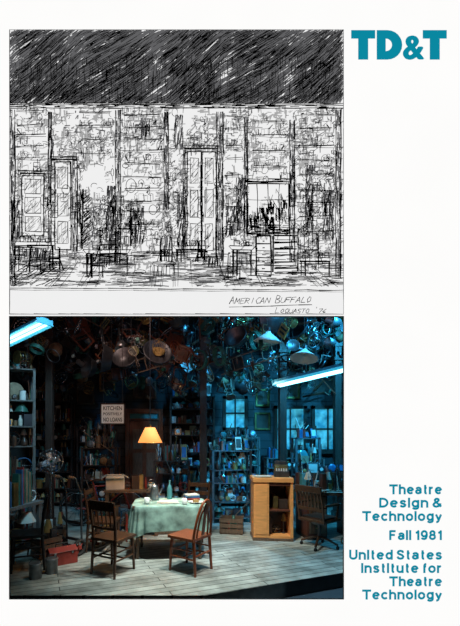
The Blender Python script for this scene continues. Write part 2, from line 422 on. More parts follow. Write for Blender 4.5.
def text(name,s,x0,y0,x1,y1,m,yy=-.004,fat=0.,parent=cover):
    cu=bpy.data.curves.new(name,'FONT'); cu.body=s; cu.size=1
    cu.resolution_u=6
    t=bpy.data.objects.new(name+'_t',cu); col.objects.link(t)
    bpy.context.view_layer.update()
    dg=bpy.context.evaluated_depsgraph_get()
    me=bpy.data.meshes.new_from_object(t.evaluated_get(dg))
    bpy.data.objects.remove(t)
    xs=[v.co.x for v in me.vertices]; ys=[v.co.y for v in me.vertices]
    ax,bx,ay,by=min(xs),max(xs),min(ys),max(ys)
    V=[];F=[]
    fy=fat*.6
    offs=[(0,0)]+[(fat*math.cos(i*pi/4),fy*math.sin(i*pi/4)) for i in range(8)]
    for n_,(qx,qy) in enumerate(offs):
        o=len(V)
        for v in me.vertices:
            u=(v.co.x-ax)/(bx-ax); w=(v.co.y-ay)/(by-ay)
            X=x0+fat+(x1-x0-2*fat)*u+qx; Y=y1-fy+(y0-y1+2*fy)*w+qy
            a,c=pg(X,Y); V.append((a,yy-n_*.00005,c))
        F+=[[o+i for i in p.vertices] for p in me.polygons]
    m2=bpy.data.meshes.new(name); m2.from_pydata(V,[],F); m2.materials.append(m)
    o=bpy.data.objects.new(name,m2); col.objects.link(o); o.parent=parent
    return o
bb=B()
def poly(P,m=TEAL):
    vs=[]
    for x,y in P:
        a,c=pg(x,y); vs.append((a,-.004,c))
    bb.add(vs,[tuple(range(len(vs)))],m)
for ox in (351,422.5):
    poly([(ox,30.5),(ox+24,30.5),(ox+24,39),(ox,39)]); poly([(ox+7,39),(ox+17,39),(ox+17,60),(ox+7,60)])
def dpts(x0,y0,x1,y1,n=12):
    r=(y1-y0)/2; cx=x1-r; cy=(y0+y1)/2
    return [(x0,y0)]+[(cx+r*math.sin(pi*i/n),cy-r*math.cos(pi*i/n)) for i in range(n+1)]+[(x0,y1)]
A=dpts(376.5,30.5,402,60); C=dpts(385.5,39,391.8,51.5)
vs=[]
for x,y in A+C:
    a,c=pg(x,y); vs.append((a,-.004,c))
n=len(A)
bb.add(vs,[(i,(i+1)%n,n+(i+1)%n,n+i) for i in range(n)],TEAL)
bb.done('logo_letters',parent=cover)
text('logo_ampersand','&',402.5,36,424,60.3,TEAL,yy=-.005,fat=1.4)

# ================================================================== STAGE ROOM
BW=5.6; XL=-3.75; XR=4.4; HC=5.4; ZF=-.18
def room_box(name,c,d,m):
    b=B(); b.box((0,0,0),d,m); return b.done(name,c)
m,nt,p=_base('stage_planks')
tc=nt.nodes.new('ShaderNodeTexCoord'); mp=nt.nodes.new('ShaderNodeMapping'); mp.inputs['Rotation'].default_value=(0,0,math.radians(-20))
br=nt.nodes.new('ShaderNodeTexBrick'); br.inputs['Scale'].default_value=1
br.inputs['Brick Width'].default_value=2.3; br.inputs['Row Height'].default_value=.11; br.inputs['Mortar Size'].default_value=.006
br.inputs['Color1'].default_value=(.50,.51,.46,1); br.inputs['Color2'].default_value=(.32,.33,.30,1); br.inputs['Mortar'].default_value=(.05,.05,.045,1)
ns=nt.nodes.new('ShaderNodeTexNoise'); ns.inputs['Scale'].default_value=2.6; ns.inputs['Detail'].default_value=9; ns.inputs['Roughness'].default_value=.65
mx=nt.nodes.new('ShaderNodeMix'); mx.data_type='RGBA'; mx.blend_type='MULTIPLY'; mx.inputs['Factor'].default_value=.9
rp=nt.nodes.new('ShaderNodeValToRGB'); rp.color_ramp.elements[0].position=.35; rp.color_ramp.elements[0].color=(.38,.37,.35,1); rp.color_ramp.elements[1].position=.6
L=nt.links.new
L(tc.outputs['Object'],mp.inputs[0]); L(mp.outputs[0],br.inputs['Vector']); L(tc.outputs['Object'],ns.inputs['Vector'])
L(ns.outputs['Fac'],rp.inputs[0]); L(br.outputs['Color'],mx.inputs['A']); L(rp.outputs[0],mx.inputs['B']); L(mx.outputs['Result'],p.inputs['Base Color'])
p.inputs['Roughness'].default_value=.45
FLOOR=m
def boards(name,c1,c2,mort):
    m,nt,p=_base(name)
    tc=nt.nodes.new('ShaderNodeTexCoord'); mp=nt.nodes.new('ShaderNodeMapping'); mp.inputs['Rotation'].default_value=(pi/2,0,0)
    br=nt.nodes.new('ShaderNodeTexBrick'); br.inputs['Scale'].default_value=1
    br.inputs['Brick Width'].default_value=1.1; br.inputs['Row Height'].default_value=.2; br.inputs['Mortar Size'].default_value=.01
    br.inputs['Color1'].default_value=(*c1,1); br.inputs['Color2'].default_value=(*c2,1); br.inputs['Mortar'].default_value=(*mort,1)
    nt.links.new(tc.outputs['Object'],mp.inputs[0]); nt.links.new(mp.outputs[0],br.inputs['Vector']); nt.links.new(br.outputs['Color'],p.inputs['Base Color'])
    p.inputs['Roughness'].default_value=.8
    return m
WALL=boards('back_wall_boards',(.05,.05,.054),(.025,.025,.028),(.005,.005,.005))
SIDE=mat('side_wall_plaster',(.05,.06,.06),.85,scale=3,var=.5)
PIT=mat('pit_floor_paint',(.05,.06,.075),.6,scale=2,var=.3)
cx=(XL+XR)/2; wd=XR-XL
room_box('floor',(cx,BW/2+.05,ZF-.05),(wd,BW,.1),PIT)
EX=.31; sl=.37
P=[(XL+.01,.10),(EX,.10),(XR-.01,.10+(XR-EX)*sl),(XR-.01,BW-.01),(XL+.01,BW-.01)]
b=B()
b.add([(x,y,0) for x,y in P]+[(x,y,ZF) for x,y in P],[tuple(range(5)),tuple(reversed(range(5,10)))]+[(i,5+i,5+(i+1)%5,(i+1)%5) for i in range(5)],FLOOR)
b.done('stage_platform')
hz=HC/2-.1; hh=HC+.2
room_box('wall_back',(cx,BW+.05,hz),(wd,.1,hh),WALL)
room_box('wall_left',(XL-.05,BW/2+.05,hz),(.1,BW,hh),SIDE)
room_box('wall_right',(XR+.05,BW/2+.05,hz),(.1,BW,hh),SIDE)
room_box('ceiling',(cx,BW/2+.05,HC+.05),(wd,BW,.1),BLK)
b=B()
b.box((-2.79,.07,hz),(1.95,.04,hh),BLK); b.box((3.11,.07,hz),(2.58,.04,hh),BLK); b.box((0,.07,(HC+3.03)/2),(3.62,.04,HC-3.03),BLK)
b.done('wall_front')
b=B()
for y in (1.2,2.2,3.2,4.2,5.2): b.cyl((XL+.05,y,HC-.12),(XR-.05,y,HC-.12),.03,IRON,n=8)
for x in (-2.4,-.8,.8,2.4): b.cyl((x,.3,HC-.06),(x,BW-.05,HC-.06),.03,IRON,n=8)
b.done('pipe_grid_1')  # lighting pipe grid under the ceiling
room_box('baseboard_back',(cx,BW-.04,.08),(wd-.05,.04,.16),W_DK)
for x,y in [(-2.35,3.0),(.52,3.2),(1.98,3.0),(3.3,3.7)]:
    b=B(); b.box((0,0,HC/2),(.13,.13,HC),W_DK); b.box((0,0,.1),(.18,.18,.2),W_DK); b.box((0,0,3.3),(.18,.18,.06),W_DK); b.box((0,0,3.6),(.17,.17,.1),W_DK)
    b.done('wooden_column',(x,y,0.001),bevel=.006)

b=B()
b.box((0,0,1.05),(.72,.05,2.1),W_RD)
for z,h in ((.35,.45),(1.0,.6),(1.65,.5)):
    for x in (-.17,.17): b.box((x,-.035,z),(.24,.02,h),W_MD)
for x in (-.42,.42): b.box((x,-.01,1.2),(.11,.09,2.4),W_RD)
b.box((0,-.01,2.35),(.95,.1,.12),W_RD); b.box((0,-.01,2.14),(.75,.09,.05),W_RD); b.box((0,0,2.24),(.72,.02,.16),GLS)
b.ball((.28,-.06,1.0),.03,BRS)
b.done('door_1',(-.80,BW-.10,0),bevel=.004)

m,nt,p=_base('moonlit_glass')
tc=nt.nodes.new('ShaderNodeTexCoord'); ns=nt.nodes.new('ShaderNodeTexNoise'); ns.inputs['Scale'].default_value=5
rp=nt.nodes.new('ShaderNodeValToRGB'); rp.color_ramp.elements[0].position=.35; rp.color_ramp.elements[0].color=(.005,.10,.17,1); rp.color_ramp.elements[1].position=.65; rp.color_ramp.elements[1].color=(.08,.62,.85,1)
nt.links.new(tc.outputs['Object'],ns.inputs['Vector']); nt.links.new(ns.outputs['Fac'],rp.inputs[0]); nt.links.new(rp.outputs[0],p.inputs['Emission Color'])
p.inputs['Emission Strength'].default_value=.7; p.inputs['Base Color'].default_value=(.05,.2,.25,1)
MOON=m
for i,(x,z,w,h) in enumerate([(2.9,1.9,.75,1.1),(3.85,1.9,.75,1.1),(1.5,2.3,.55,.8)]):
    b=B(); b.box((0,0,0),(w,.02,h),MOON)
    for s in (-1,1):
        b.box((s*w/2,-.02,0),(.08,.08,h+.1),W_DK); b.box((0,-.02,s*h/2),(w+.08,.08,.08),W_DK)
    b.box((0,-.02,0),(w,.05,.045),W_DK); b.box((0,-.02,0),(.035,.05,h),W_DK); b.box((0,-.05,-h/2-.05),(w+.2,.14,.04),W_DK)
    b.done('window_%d'%(i+1),(x,BW-.04,z))

# ------------------------------------------------------------------ furniture functions (front = -y)
def chair(b,w=W_RD,style='spindle'):
    b.box((0,0,.445),(.42,.41,.035),w)
    b.box((0,-.17,.41),(.34,.02,.05),w)
    for s in (-1,1):
        b.cyl((s*.185,-.185,0),(s*.165,-.165,.43),.016,w,.023)
        b.cyl((s*.185,.215,0),(s*.175,.185,.45),.017,w,.022)
        b.cyl((s*.18,-.18,.2),(s*.18,.2,.2),.012,w); b.cyl((s*.178,-.175,.3),(s*.178,.2,.3),.011,w)
    b.cyl((-.18,-.18,.26),(.18,-.18,.26),.012,w); b.cyl((-.18,.2,.24),(.18,.2,.24),.012,w); b.cyl((-.18,.01,.2),(.18,.01,.2),.011,w)
    if style=='spindle':
        for s in (-1,1): b.tube([(s*.175,.185,.44),(s*.185,.2,.65),(s*.195,.25,.93)],.02,w)
        n=8
        for z,h in ((.88,.12),(.6,.035)):
            yb=.24 if z>.8 else .2
            for i in range(n):
                t=(i+.5)/n*2-1
                b.box((t*.185,yb+.02*(1-t*t),z),(.05,.02,h),w,(-.12,0,-t*.12))
        for i in range(5): 
            x=(-2+i)*.065; b.cyl((x,.21,.6),(x*1.05,.25,.85),.009,w)
    elif style=='bentwood':
        P=[(.19*math.cos(t)*(1.0),.19+.07*math.sin(t),.45+.48*math.sin(t)) for t in [pi*i/14 for i in range(15)]]
        b.tube(P,.018,w)
        P=[(.12*math.cos(t),.19+.05*math.sin(t),.45+.37*math.sin(t)) for t in [pi*i/14 for i in range(15)]]
        b.tube(P,.013,w); b.box((0,.23,.68),(.06,.012,.4),w,(-.13,0,0))
    else:
        for s in (-1,1): b.tube([(s*.175,.185,.44),(s*.18,.2,.65),(s*.185,.25,.95)],.018,w)
        for z in (.6,.74,.88): b.box((0,.2+(z-.6)*.15,z),(.36,.018,.07),w,(-.12,0,0))
def place(name,fn,loc,rot=(0,0,0),bevel=.003,**k):
    b=B(); fn(b,**k); return b.done(name,loc,rot,bevel)
def rz(d): return (0,0,math.radians(d))
CH_DK=mat('chair_dark_stain',(.06,.025,.012),.3,stretch=(6,6,1))
CH_RD=mat('chair_red_stain',(.22,.05,.016),.3,stretch=(6,6,1))
place('dining_chair',chair,(-.80,.84,0),rz(150),w=CH_DK)
place('dining_chair',chair,(.18,.90,0),rz(-128),w=CH_RD,style='bentwood')
place('dining_chair',chair,(-1.10,1.75,0),rz(82),w=CH_DK,style='ladder')
place('dining_chair',chair,(.32,2.35,0),rz(-20),w=CH_DK,style='ladder')

b=B()
b.box((0,0,.735),(1.02,.68,.03),W_MD)
b.box((0,-.29,.68),(.9,.02,.09),W_MD); b.box((0,.29,.68),(.9,.02,.09),W_MD)
for s in (-1,1):
    b.box((s*.45,0,.68),(.02,.58,.09),W_MD)
    for t in (-1,1):
        b.box((s*.44,t*.28,.67),(.07,.07,.12),W_MD)
        b.lathe([(.03,.61),(.036,.57),(.022,.53),(.034,.42),(.026,.2),(.018,.08),(.028,.05),(.02,0)],W_MD,12,(s*.44,t*.28,0))
NT=120; vs=[]; fs=[]
def se(t,a,c,e=.28):
    ct,st=math.cos(t),math.sin(t)
    return (a*math.copysign(abs(ct)**e,ct), c*math.copysign(abs(st)**e,st))
rings=[(0.02,.756,0),(.5,.757,0),(.97,.757,0),(1.0,.753,0),(1.02,.735,0),(1.03,.68,.25),(1.035,.60,.6),(1.05,.50,1.),(1.06,.38,1.25)]
for (k,z,wv) in rings:
    for i in range(NT):
        t=2*pi*i/NT; x,y=se(t,.53,.36)
        w=1+wv*.045*math.sin(t*19+1.5*math.sin(t*3))
        zz=z+(wv*.05*math.sin(t*4+.6) if wv else 0)
        vs.append((x*k*w,y*k*w,zz))
for a in range(len(rings)-1):
    for i in range(NT): fs.append((a*NT+i,a*NT+(i+1)%NT,(a+1)*NT+(i+1)%NT,(a+1)*NT+i))
fs.append(tuple(range(NT)))
b.add(vs,fs,CLOTH,True)
b.done('dining_table',(-.1,1.6,0))
tz=.758
def mug(b,m=ENAM):
    b.lathe([(.001,0),(.035,0),(.038,.02),(.038,.09),(.034,.09),(.033,.01),(.001,.01)],m,16)
    b.tube([(.036+.028*math.sin(t),0,.045+.025*math.cos(t)) for t in [pi*i/8 for i in range(9)]],.005,m)
place('coffee_mug',mug,(-.42,1.42,tz),bevel=0); place('coffee_mug',mug,(.12,1.34,tz),rz(70),bevel=0)
def books(b):
    z=0
    for i,(m,w,d,h) in enumerate([(RED,.24,.18,.035),(BLUE,.22,.16,.03),(PAPER,.2,.15,.02)]):
        b.box((0,0,z+h/2),(w,d,h),m,(0,0,.2*i)); b.box((.004,0,z+h/2),(w,d-.02,h*.6),PAPER,(0,0,.2*i)); z+=h
place('book_stack',books,(.24,1.78,tz))
def bottle(b,m=GLS):
    b.lathe([(.001,0),(.038,0),(.04,.02),(.04,.15),(.03,.19),(.014,.22),(.013,.28),(.016,.285),(.001,.285)],m,16)
place('glass_bottle',bottle,(-.1,1.84,tz),bevel=0)
def pot(b):
    b.lathe([(.001,0),(.07,0),(.075,.03),(.06,.14),(.05,.19),(.055,.2),(.03,.225),(.012,.24),(.001,.25)],TIN,18)
    b.tube([(.06,0,.06),(.1,0,.12),(.12,0,.17)],.012,TIN); b.tube([(-.06,0,.05),(-.12,0,.08),(-.12,0,.15),(-.055,0,.17)],.007,BLK)
place('coffee_pot',pot,(-.33,1.76,tz),rz(20),bevel=0)
def papers(b):
    for i in range(6): b.box((R.uniform(-.03,.03),R.uniform(-.02,.02),.002+i*.003),(.26,.19,.002),PAPER,(0,0,R.uniform(-.3,.3)))
place('newspaper',papers,(-.12,1.53,tz),bevel=0)
def plate_(b):
    b.lathe([(.001,0),(.06,0),(.11,.018),(.108,.022),(.06,.006),(.001,.006)],ENAM,24); b.box((0,0,.03),(.07,.06,.04),YEL,(0,0,.4))
place('dinner_plate',plate_,(.29,1.5,tz),bevel=0)

# pendant lamp
SHADE=mat('lampshade_fabric',(.8,.35,.12),.8,var=.1,emit=(1.,.33,.08),es=1.5)
BULB=mat('bulb_glow',(1,1,1),emit=(1,.75,.4),es=6)
b=B()
b.lathe([(.075,.24),(.19,0),(.188,0),(.073,.238)],SHADE,28)
b.ring((0,0,0),.19,.005,BRS); b.ring((0,0,.24),.075,.005,BRS)
for i in range(3):
    t=i*2*pi/3; b.cyl((0,0,.24),(.07*math.cos(t),.07*math.sin(t),.24),.003,BRS)
b.cyl((0,0,.14),(0,0,.28),.02,BRS); b.ball((0,0,.1),.04,BULB); b.cyl((0,0,.24),(0,0,HC-1.64),.007,IRON,n=6)
b.done('pendant_lamp',(-.40,1.8,1.63))

# fluorescent fixtures
TUBE=mat('fluorescent_glow',(1,1,1),emit=(.35,.9,1.),es=4.5)
REFL=mat('fixture_reflector',(.4,.7,.8),.5,var=.05,emit=(.02,.42,.62),es=.7)
HOUS=mat('fixture_housing',(.05,.25,.35),.5)
def fluoro(name,a,c):
    a=Vector(a); c=Vector(c); d=c-a; l=d.length
    b=B(); q=d.to_track_quat('X','Z').to_matrix().to_4x4(); b.M=q
    b.box((0,0,.05),(l,.14,.05),HOUS)
    for s in (-1,1):
        b.box((0,s*.10,.015),(l,.1,.008),REFL,(s*-.55,0,0)); b.box((s*l/2,0,.02),(.015,.26,.08),HOUS)
        b.cyl((-l/2+.03,s*.045,-.01),(l/2-.03,s*.045,-.01),.015,TUBE)
    b.box((0,0,.022),(l,.14,.006),REFL)
    b.M=Matrix.Identity(4)
    mid=(a+c)/2
    for s in (-.35,.35):
        b.cyl(tuple(d*s+Vector((0,0,.07))),tuple(Vector((d.x*s,d.y*s,HC-.1-mid.z))),.004,BLK,n=5)
    return b.done(name,mid)
fluoro('fluorescent_light',(1.44,1.4,2.46),(2.3,.75,2.62))
fluoro('fluorescent_light',(-2.75,1.75,3.10),(-1.78,1.1,3.27))

def register(b):
    b.box((0,0,.05),(.24,.26,.10),IRON); b.box((0,.05,.14),(.22,.14,.10),BRS,(.25,0,0)); b.box((0,.09,.22),(.2,.05,.08),IRON)
    for i in range(5):
        for j in range(3): b.cyl((-.08+i*.04,-.08+j*.035,.10),(-.08+i*.04,-.08+j*.035,.13+j*.012),.010,ENAM,n=6)
def junk(b,x0,x1,y,z,mh,dep=.2,rr=R,dark=False,big=False):
    x=x0
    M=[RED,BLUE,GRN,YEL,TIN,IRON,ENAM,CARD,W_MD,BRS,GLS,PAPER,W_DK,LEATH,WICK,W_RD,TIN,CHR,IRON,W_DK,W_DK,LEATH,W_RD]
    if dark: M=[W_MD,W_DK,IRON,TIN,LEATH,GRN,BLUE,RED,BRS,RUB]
    while x<x1-.04:
        w=min(rr.uniform(.05,.18)*(1.8 if big else 1),x1-x); h=rr.uniform(.3,1)*mh; k=rr.random(); m=rr.choice(M); c=x+w/2; yy=y+rr.uniform(-.03,.03)
        if k<.13: b.box((c,yy,z+h/2),(w*.9,dep*.8,h),m,(0,0,rr.uniform(-.15,.15)))
        elif k<.20:
            q=x
            while q<x+w-.015:
                t=rr.uniform(.015,.04); hh=h*rr.uniform(.75,1); b.box((q+t/2,yy,z+hh/2),(t*.9,dep*.7,hh),rr.choice([RED,BLUE,GRN,CARD,LEATH])); q+=t
        elif k<.33:
            r=min(w*.4,dep*.6); b.lathe([(.001,0),(r,0),(r*1.05,h*.1),(r,h*.6),(r*.4,h*.8),(r*.4,h),(.001,h)],m,12,(c,yy,z))
        elif k<.42:
            r=min(w*.42,dep*.6); b.cyl((c,yy,z),(c,yy,z+h*.8),r,m,n=12); b.ring((c,yy,z+h*.8),r,.005,CHR,n=12,k=4)
        elif k<.48: r=min(w*.45,mh*.45,dep*.6); b.ball((c,yy,z+r),r,m)
        elif k<.58: 
            r=min(w*.5,mh*.48); b.lathe([(.001,0),(r*.6,0),(r,.02),(r*.97,.025),(.001,.01)],m,18,(c,yy+dep*.3,z+r),(pi/2-.15,0,0))
        elif k<.66:
            b.cyl((c,yy,z),(c+rr.uniform(-.03,.03),yy,z+mh*.95),.012,m); b.cyl((c,yy,z),(c,yy,z+.02),min(.1,w*.3),m,n=12); b.lathe([(w*.2,mh*.95),(w*.45,mh*.6)],rr.choice([YEL,PAPER,GRN]),14,(c,yy,z))
        elif k<.74:
            b.box((c,yy,z+h*.48),(w*.8,.015,h*.9),m,(-.2,rr.uniform(-.3,.3),0)); b.box((c,yy-.01,z+h*.48),(w*.6,.012,h*.6),rr.choice([PAPER,LEATH,BLUE]),(-.2,0,0))
        elif k<.82:
            r=min(w*.5,mh*.48); b.ring((c,yy,z+r),r,.012,m,(pi/2,rr.uniform(-.4,.4),0),n=18,k=5)
            for q in range(3): t=q*pi/3; b.cyl((c-r*math.cos(t),yy,z+r-r*math.sin(t)),(c+r*math.cos(t),yy,z+r+r*math.sin(t)),.004,CHR,n=4)
        elif k<.94:   # heap of sticks, rods and offcuts
            for q in range(rr.randint(3,6)):
                b.cyl((c+rr.uniform(-w,w)*.4,yy+rr.uniform(-.5,.5)*dep*.5,z),(c+rr.uniform(-w,w)*.6,yy+rr.uniform(-.5,.5)*dep*.6,z+mh*rr.uniform(.6,1.15)),rr.uniform(.005,.013),rr.choice(M),n=5)
        else:
            hh=min(h,w*.9); b.box((c,yy,z+hh/2),(w*.9,dep*.6,hh),m); b.cyl((c,yy-dep*.3,z+hh*.55),(c,yy-dep*.34,z+hh*.55),hh*.3,ENAM,n=14)
            b.tube([(c-w*.3,yy,z+hh),(c-w*.3,yy,z+hh+.04),(c+w*.3,yy,z+hh+.04),(c+w*.3,yy,z+hh)],.005,CHR)
        x+=w+rr.uniform(-.01,.02)
# counter: pale wood stand
b=B(); CT=1.04
b.box((0,0,CT-.035),(.66,.48,.07),W_LT)
b.box((-.19,0,CT/2),(.25,.44,CT-.1),W_LT); b.box((-.19,-.225,CT/2),(.19,.012,CT-.22),W_LT)
b.box((.305,0,CT/2),(.045,.44,CT-.1),W_LT); b.box((.11,.2,CT/2),(.36,.02,CT-.1),W_DK)
b.box((.11,0,.06),(.36,.42,.04),W_LT); b.box((.11,0,.5),(.36,.40,.025),W_RD)
b.box((0,0,.02),(.66,.46,.04),W_MD); b.box((.11,-.2,CT-.1),(.35,.025,.06),W_RD)
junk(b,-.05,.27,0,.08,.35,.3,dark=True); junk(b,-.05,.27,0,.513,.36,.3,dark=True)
b.done('wooden_counter',(1.62,2.42,0),rz(-5),bevel=.005)
place('cash_register',register,(1.80,2.44,CT+.001),rz(-10))
place('newspaper',papers,(1.47,2.38,CT+.001),rz(10),bevel=0)

b=B()
b.box((0,0,.76),(1.15,.55,.04),W_MD)
for s in (-1,1):
    b.box((s*.38,0,.4),(.34,.5,.68),W_RD)
    for z in (.2,.42,.63): b.box((s*.38,-.26,z),(.28,.02,.18),W_MD); b.cyl((s*.38-.04,-.28,z),(s*.38+.04,-.28,z),.008,BRS)
    b.box((s*.38,0,.03),(.34,.5,.06),W_DK)
b.box((0,.2,.93),(1.1,.12,.3),W_RD)
for x in (-.3,0,.3): b.box((x,.13,.93),(.24,.02,.22),W_DK)
for yy in (-.18,-.08,.04): junk(b,-.55,.55,yy,.78,.36,.12)
for i in range(14): b.box((R.uniform(-.5,.5),R.uniform(-.24,.0),.785+.004*i),(.22,.16,.003),PAPER,(0,0,R.uniform(-1,1)))
junk(b,-.5,.5,.2,1.08,.35,.12)
b.done('writing_desk',(2.72,2.55,0),rz(4))

def swivel(b,w=W_RD):
    for i in range(4):
        t=i*pi/2+.4; x,y=.27*math.cos(t),.27*math.sin(t)
        b.tube([(0,0,.17),(x*.5,y*.5,.13),(x,y,.07)],.02,w); b.cyl((x-.012,y,.027),(x+.012,y,.027),.027,RUB,n=12); b.cyl((x,y,.03),(x,y,.08),.008,IRON)
    b.cyl((0,0,.13),(0,0,.42),.028,IRON); b.cyl((0,0,.36),(0,0,.41),.1,IRON,.14)
    b.box((0,0,.44),(.46,.44,.04),w); b.box((0,-.02,.47),(.38,.36,.03),LEATH)
    for s in (-1,1):
        b.tube([(s*.21,.2,.45),(s*.22,.24,.7),(s*.21,.29,.95)],.018,w)
        b.tube([(s*.22,-.12,.45),(s*.24,-.13,.68)],.016,w); b.box((s*.24,.04,.69),(.05,.38,.03),w)
    b.box((0,.29,.93),(.46,.03,.1),w,(-.15,0,0)); b.box((0,.23,.62),(.42,.02,.05),w)
    for i in range(6): x=-.15+i*.06; b.box((x,.25,.77),(.03,.012,.3),w,(-.15,0,0))
place('swivel_chair',swivel,(2.24,1.88,0),rz(125),w=CH_DK)

# ------------------------------------------------------------------ shelving
def shelving(name,loc,w,h,n,d=.3,m=W_DK,rot=0,mh=None,back=False,big=True):
    b=B()
    for s in (-1,1):
        for t in (-1,1): b.box((s*(w/2-.02),t*(d/2-.02),h/2),(.04,.04,h),m)
    zs=[.1]; 
    avg=(h-.13)/(n-1)
    for i in range(n-2): zs.append(zs[-1]+avg*R.uniform(.75,1.25))
    zs.append(h-.02)
    if zs[-2]>h-.2: zs.pop(-2)
    for i,z in enumerate(zs):
        b.box((0,0,z),(w,d,.02),m,(0,R.uniform(-.02,.02),0))
        last=i==len(zs)-1
        if not last or mh:
            gap=(zs[i+1]-z-.03) if not last else mh
            junk(b,-w/2+.05,w/2-.05,.02,z+.011,gap,d*.6,big=big and R.random()<.6)
            junk(b,-w/2+.05,w/2-.05,-.09,z+.011,gap*.7,d*.3)
            if R.random()<.4: b.cyl((R.uniform(-w,w)*.45,-d*.55,z-.09),(R.uniform(-w,w)*.45,-d*.55,z+.35),.01,W_MD,n=5)
    if back: b.box((0,d/2-.005,h/2),(w,.01,h),m)
    return b.done(name,loc,rz(rot))
yb=BW-.30
shelving('shelving_unit',(-3.05,yb,0),1.05,2.6,7,mh=.5)
shelving('shelving_unit',(-1.95,yb,0),.95,1.9,5,mh=.6)
shelving('shelving_unit',(.4,yb,0),1.1,2.7,8,mh=.5)
shelving('shelving_unit',(1.55,yb,0),1.0,1.7,6,mh=.3,m=W_GY)
shelving('shelving_unit',(2.9,yb-.05,0),1.4,1.2,4,mh=.55,m=W_GY)
shelving('metal_shelf',(2.62,3.6,0),.5,1.7,6,mh=.4,m=TIN)
shelving('wire_rack',(1.1,3.6,0),.8,1.45,5,mh=.45,m=TIN,rot=5)
shelving('wire_rack',(3.85,3.1,0),.7,1.7,6,mh=.45,m=TIN,rot=-30)
shelving('bookcase',(-2.75,2.55,0),.55,2.9,8,d=.3,m=W_GY,rot=25,mh=.4,back=False)
shelving('shelving_unit',(-1.55,3.75,0),.75,1.5,5,mh=.5,m=W_DK,rot=-6)
shelving('shelving_unit',(-.1,4.3,0),.8,1.2,4,mh=.6,m=W_DK,rot=4)

b=B()
b.box((0,0,.78),(.95,.5,.04),W_MD); b.box((0,0,.2),(.85,.42,.03),W_MD)
for s in (-1,1):
    for t in (-1,1): b.box((s*.42,t*.2,.38),(.06,.06,.76),W_MD)
junk(b,-.4,.4,0,.216,.35,.3); junk(b,-.14,.45,-.02,.801,.34,.3)
b.done('work_table',(-.78,2.68,0),rz(5),bevel=.004)
b=B(); b.box((0,0,.10),(.32,.24,.20),ENAM)
for s in (-1,1): b.box((s*.19,0,.22),(.1,.24,.008),ENAM,(0,s*.5,0)); b.box((0,s*.14,.22),(.3,.08,.008),ENAM,(-s*.5,0,0))
b.done('open_carton',(-1.08,2.65,.801),rz(12))

# sign
b=B(); b.box((0,0,0),(.40,.02,.34),ENAM)
for s in (-1,1): b.box((s*.205,0,0),(.02,.03,.37),W_DK); b.box((0,0,s*.175),(.42,.03,.02),W_DK); b.cyl((s*.17,0,.18),(s*.17,0,HC-.1-2.14),.004,BLK,n=5)
sg=b.done('hanging_sign',(-1.11,2.6,2.12))
def signtext(s,zc,h,w):
    cu=bpy.data.curves.new('t','FONT'); cu.body=s; cu.size=1; cu.offset=.015
    t=bpy.data.objects.new('t',cu); col.objects.link(t); bpy.context.view_layer.update()
    me=bpy.data.meshes.new_from_object(t.evaluated_get(bpy.context.evaluated_depsgraph_get())); bpy.data.objects.remove(t)
    xs=[v.co.x for v in me.vertices]; ys=[v.co.y for v in me.vertices]; a0,a1,b0,b1=min(xs),max(xs),min(ys),max(ys)
    for v in me.vertices:
        v.co=((v.co.x-a0)/(a1-a0)*w-w/2,-.0125,zc-h/2+(v.co.y-b0)/(b1-b0)*h)
    me.materials.clear(); me.materials.append(BLK)
    o=bpy.data.objects.new('sign_letters',me); col.objects.link(o); o.parent=sg
signtext('KITCHEN',.1,.07,.33); signtext('POSITIVELY',.0,.05,.33); signtext('NO LOANS',-.1,.07,.33)

def truck(b):
    for s in (-1,1):
        b.tube([(s*.15,0,.1),(s*.15,.02,.9),(s*.14,.12,1.12),(s*.14,.2,1.15)],.016,IRON); b.cyl((s*.14,.16,1.135),(s*.14,.26,1.16),.022,W_MD)
        b.ring((s*.2,.1,.125),.1,.025,RUB,(0,pi/2,0)); b.cyl((s*.18,.1,.125),(s*.22,.1,.125),.03,RED)
        for k in range(5):
            t=k*2*pi/5; b.cyl((s*.2,.1,.125),(s*.2,.1+.1*math.cos(t),.125+.1*math.sin(t)),.008,RED,n=6)
    for z in (.2,.45,.7,.92): b.box((0,.01,z),(.3,.02,.04),IRON)
    b.cyl((-.2,.1,.125),(.2,.1,.125),.01,IRON); b.box((0,-.1,.01),(.36,.22,.012),IRON); b.box((0,0,.06),(.3,.012,.1),IRON)
place('hand_truck',truck,(-1.52,1.62,0),rz(150))
def fan(b,h=1.3):
    b.lathe([(.001,0),(.2,0),(.19,.03),(.04,.05),(.02,.08)],IRON,20); b.cyl((0,0,.05),(0,0,h),.014,CHR)
    b.cyl((0,.1,h),(0,-.03,h),.06,GRN,.05)
    for r in (.08,.14,.2): b.ring((0,-.1 if r<.2 else -.06,h),r,.004,CHR,(pi/2,0,0))
    b.ring((0,-.02,h),.2,.004,CHR,(pi/2,0,0))
    for i in range(16):
        t=i*pi/8; c,s_=math.cos(t),math.sin(t); b.tube([(0.03*c,-.11,h+.03*s_),(.14*c,-.1,h+.14*s_),(.2*c,-.05,h+.2*s_),(.2*c,0,h+.2*s_),(.05*c,.04,h+.05*s_)],.0025,CHR,4)
    for i in range(4):
        t=i*pi/2+.3; b.box((.09*math.cos(t),-.05,h+.09*math.sin(t)),(.13,.008,.09),TIN,(.3,-t,0))
place('pedestal_fan',fan,(-2.15,2.45,0),rz(25),bevel=0)
def bench(b):
    b.box((0,0,.7),(1.05,.42,.045),W_GY)
    for s in (-1,1):
        for t in (-1,1): b.box((s*.46,t*.17,.34),(.06,.06,.68),W_GY)
        b.box((s*.46,0,.15),(.04,.3,.06),W_GY)
    b.box((0,0,.17),(.95,.34,.02),W_GY)
    for yy in (-.1,.1): junk(b,-.42,.42,yy,.181,.42,.16,dark=True,big=True); junk(b,-.5,.5,yy,.724,.6,.16,big=True)
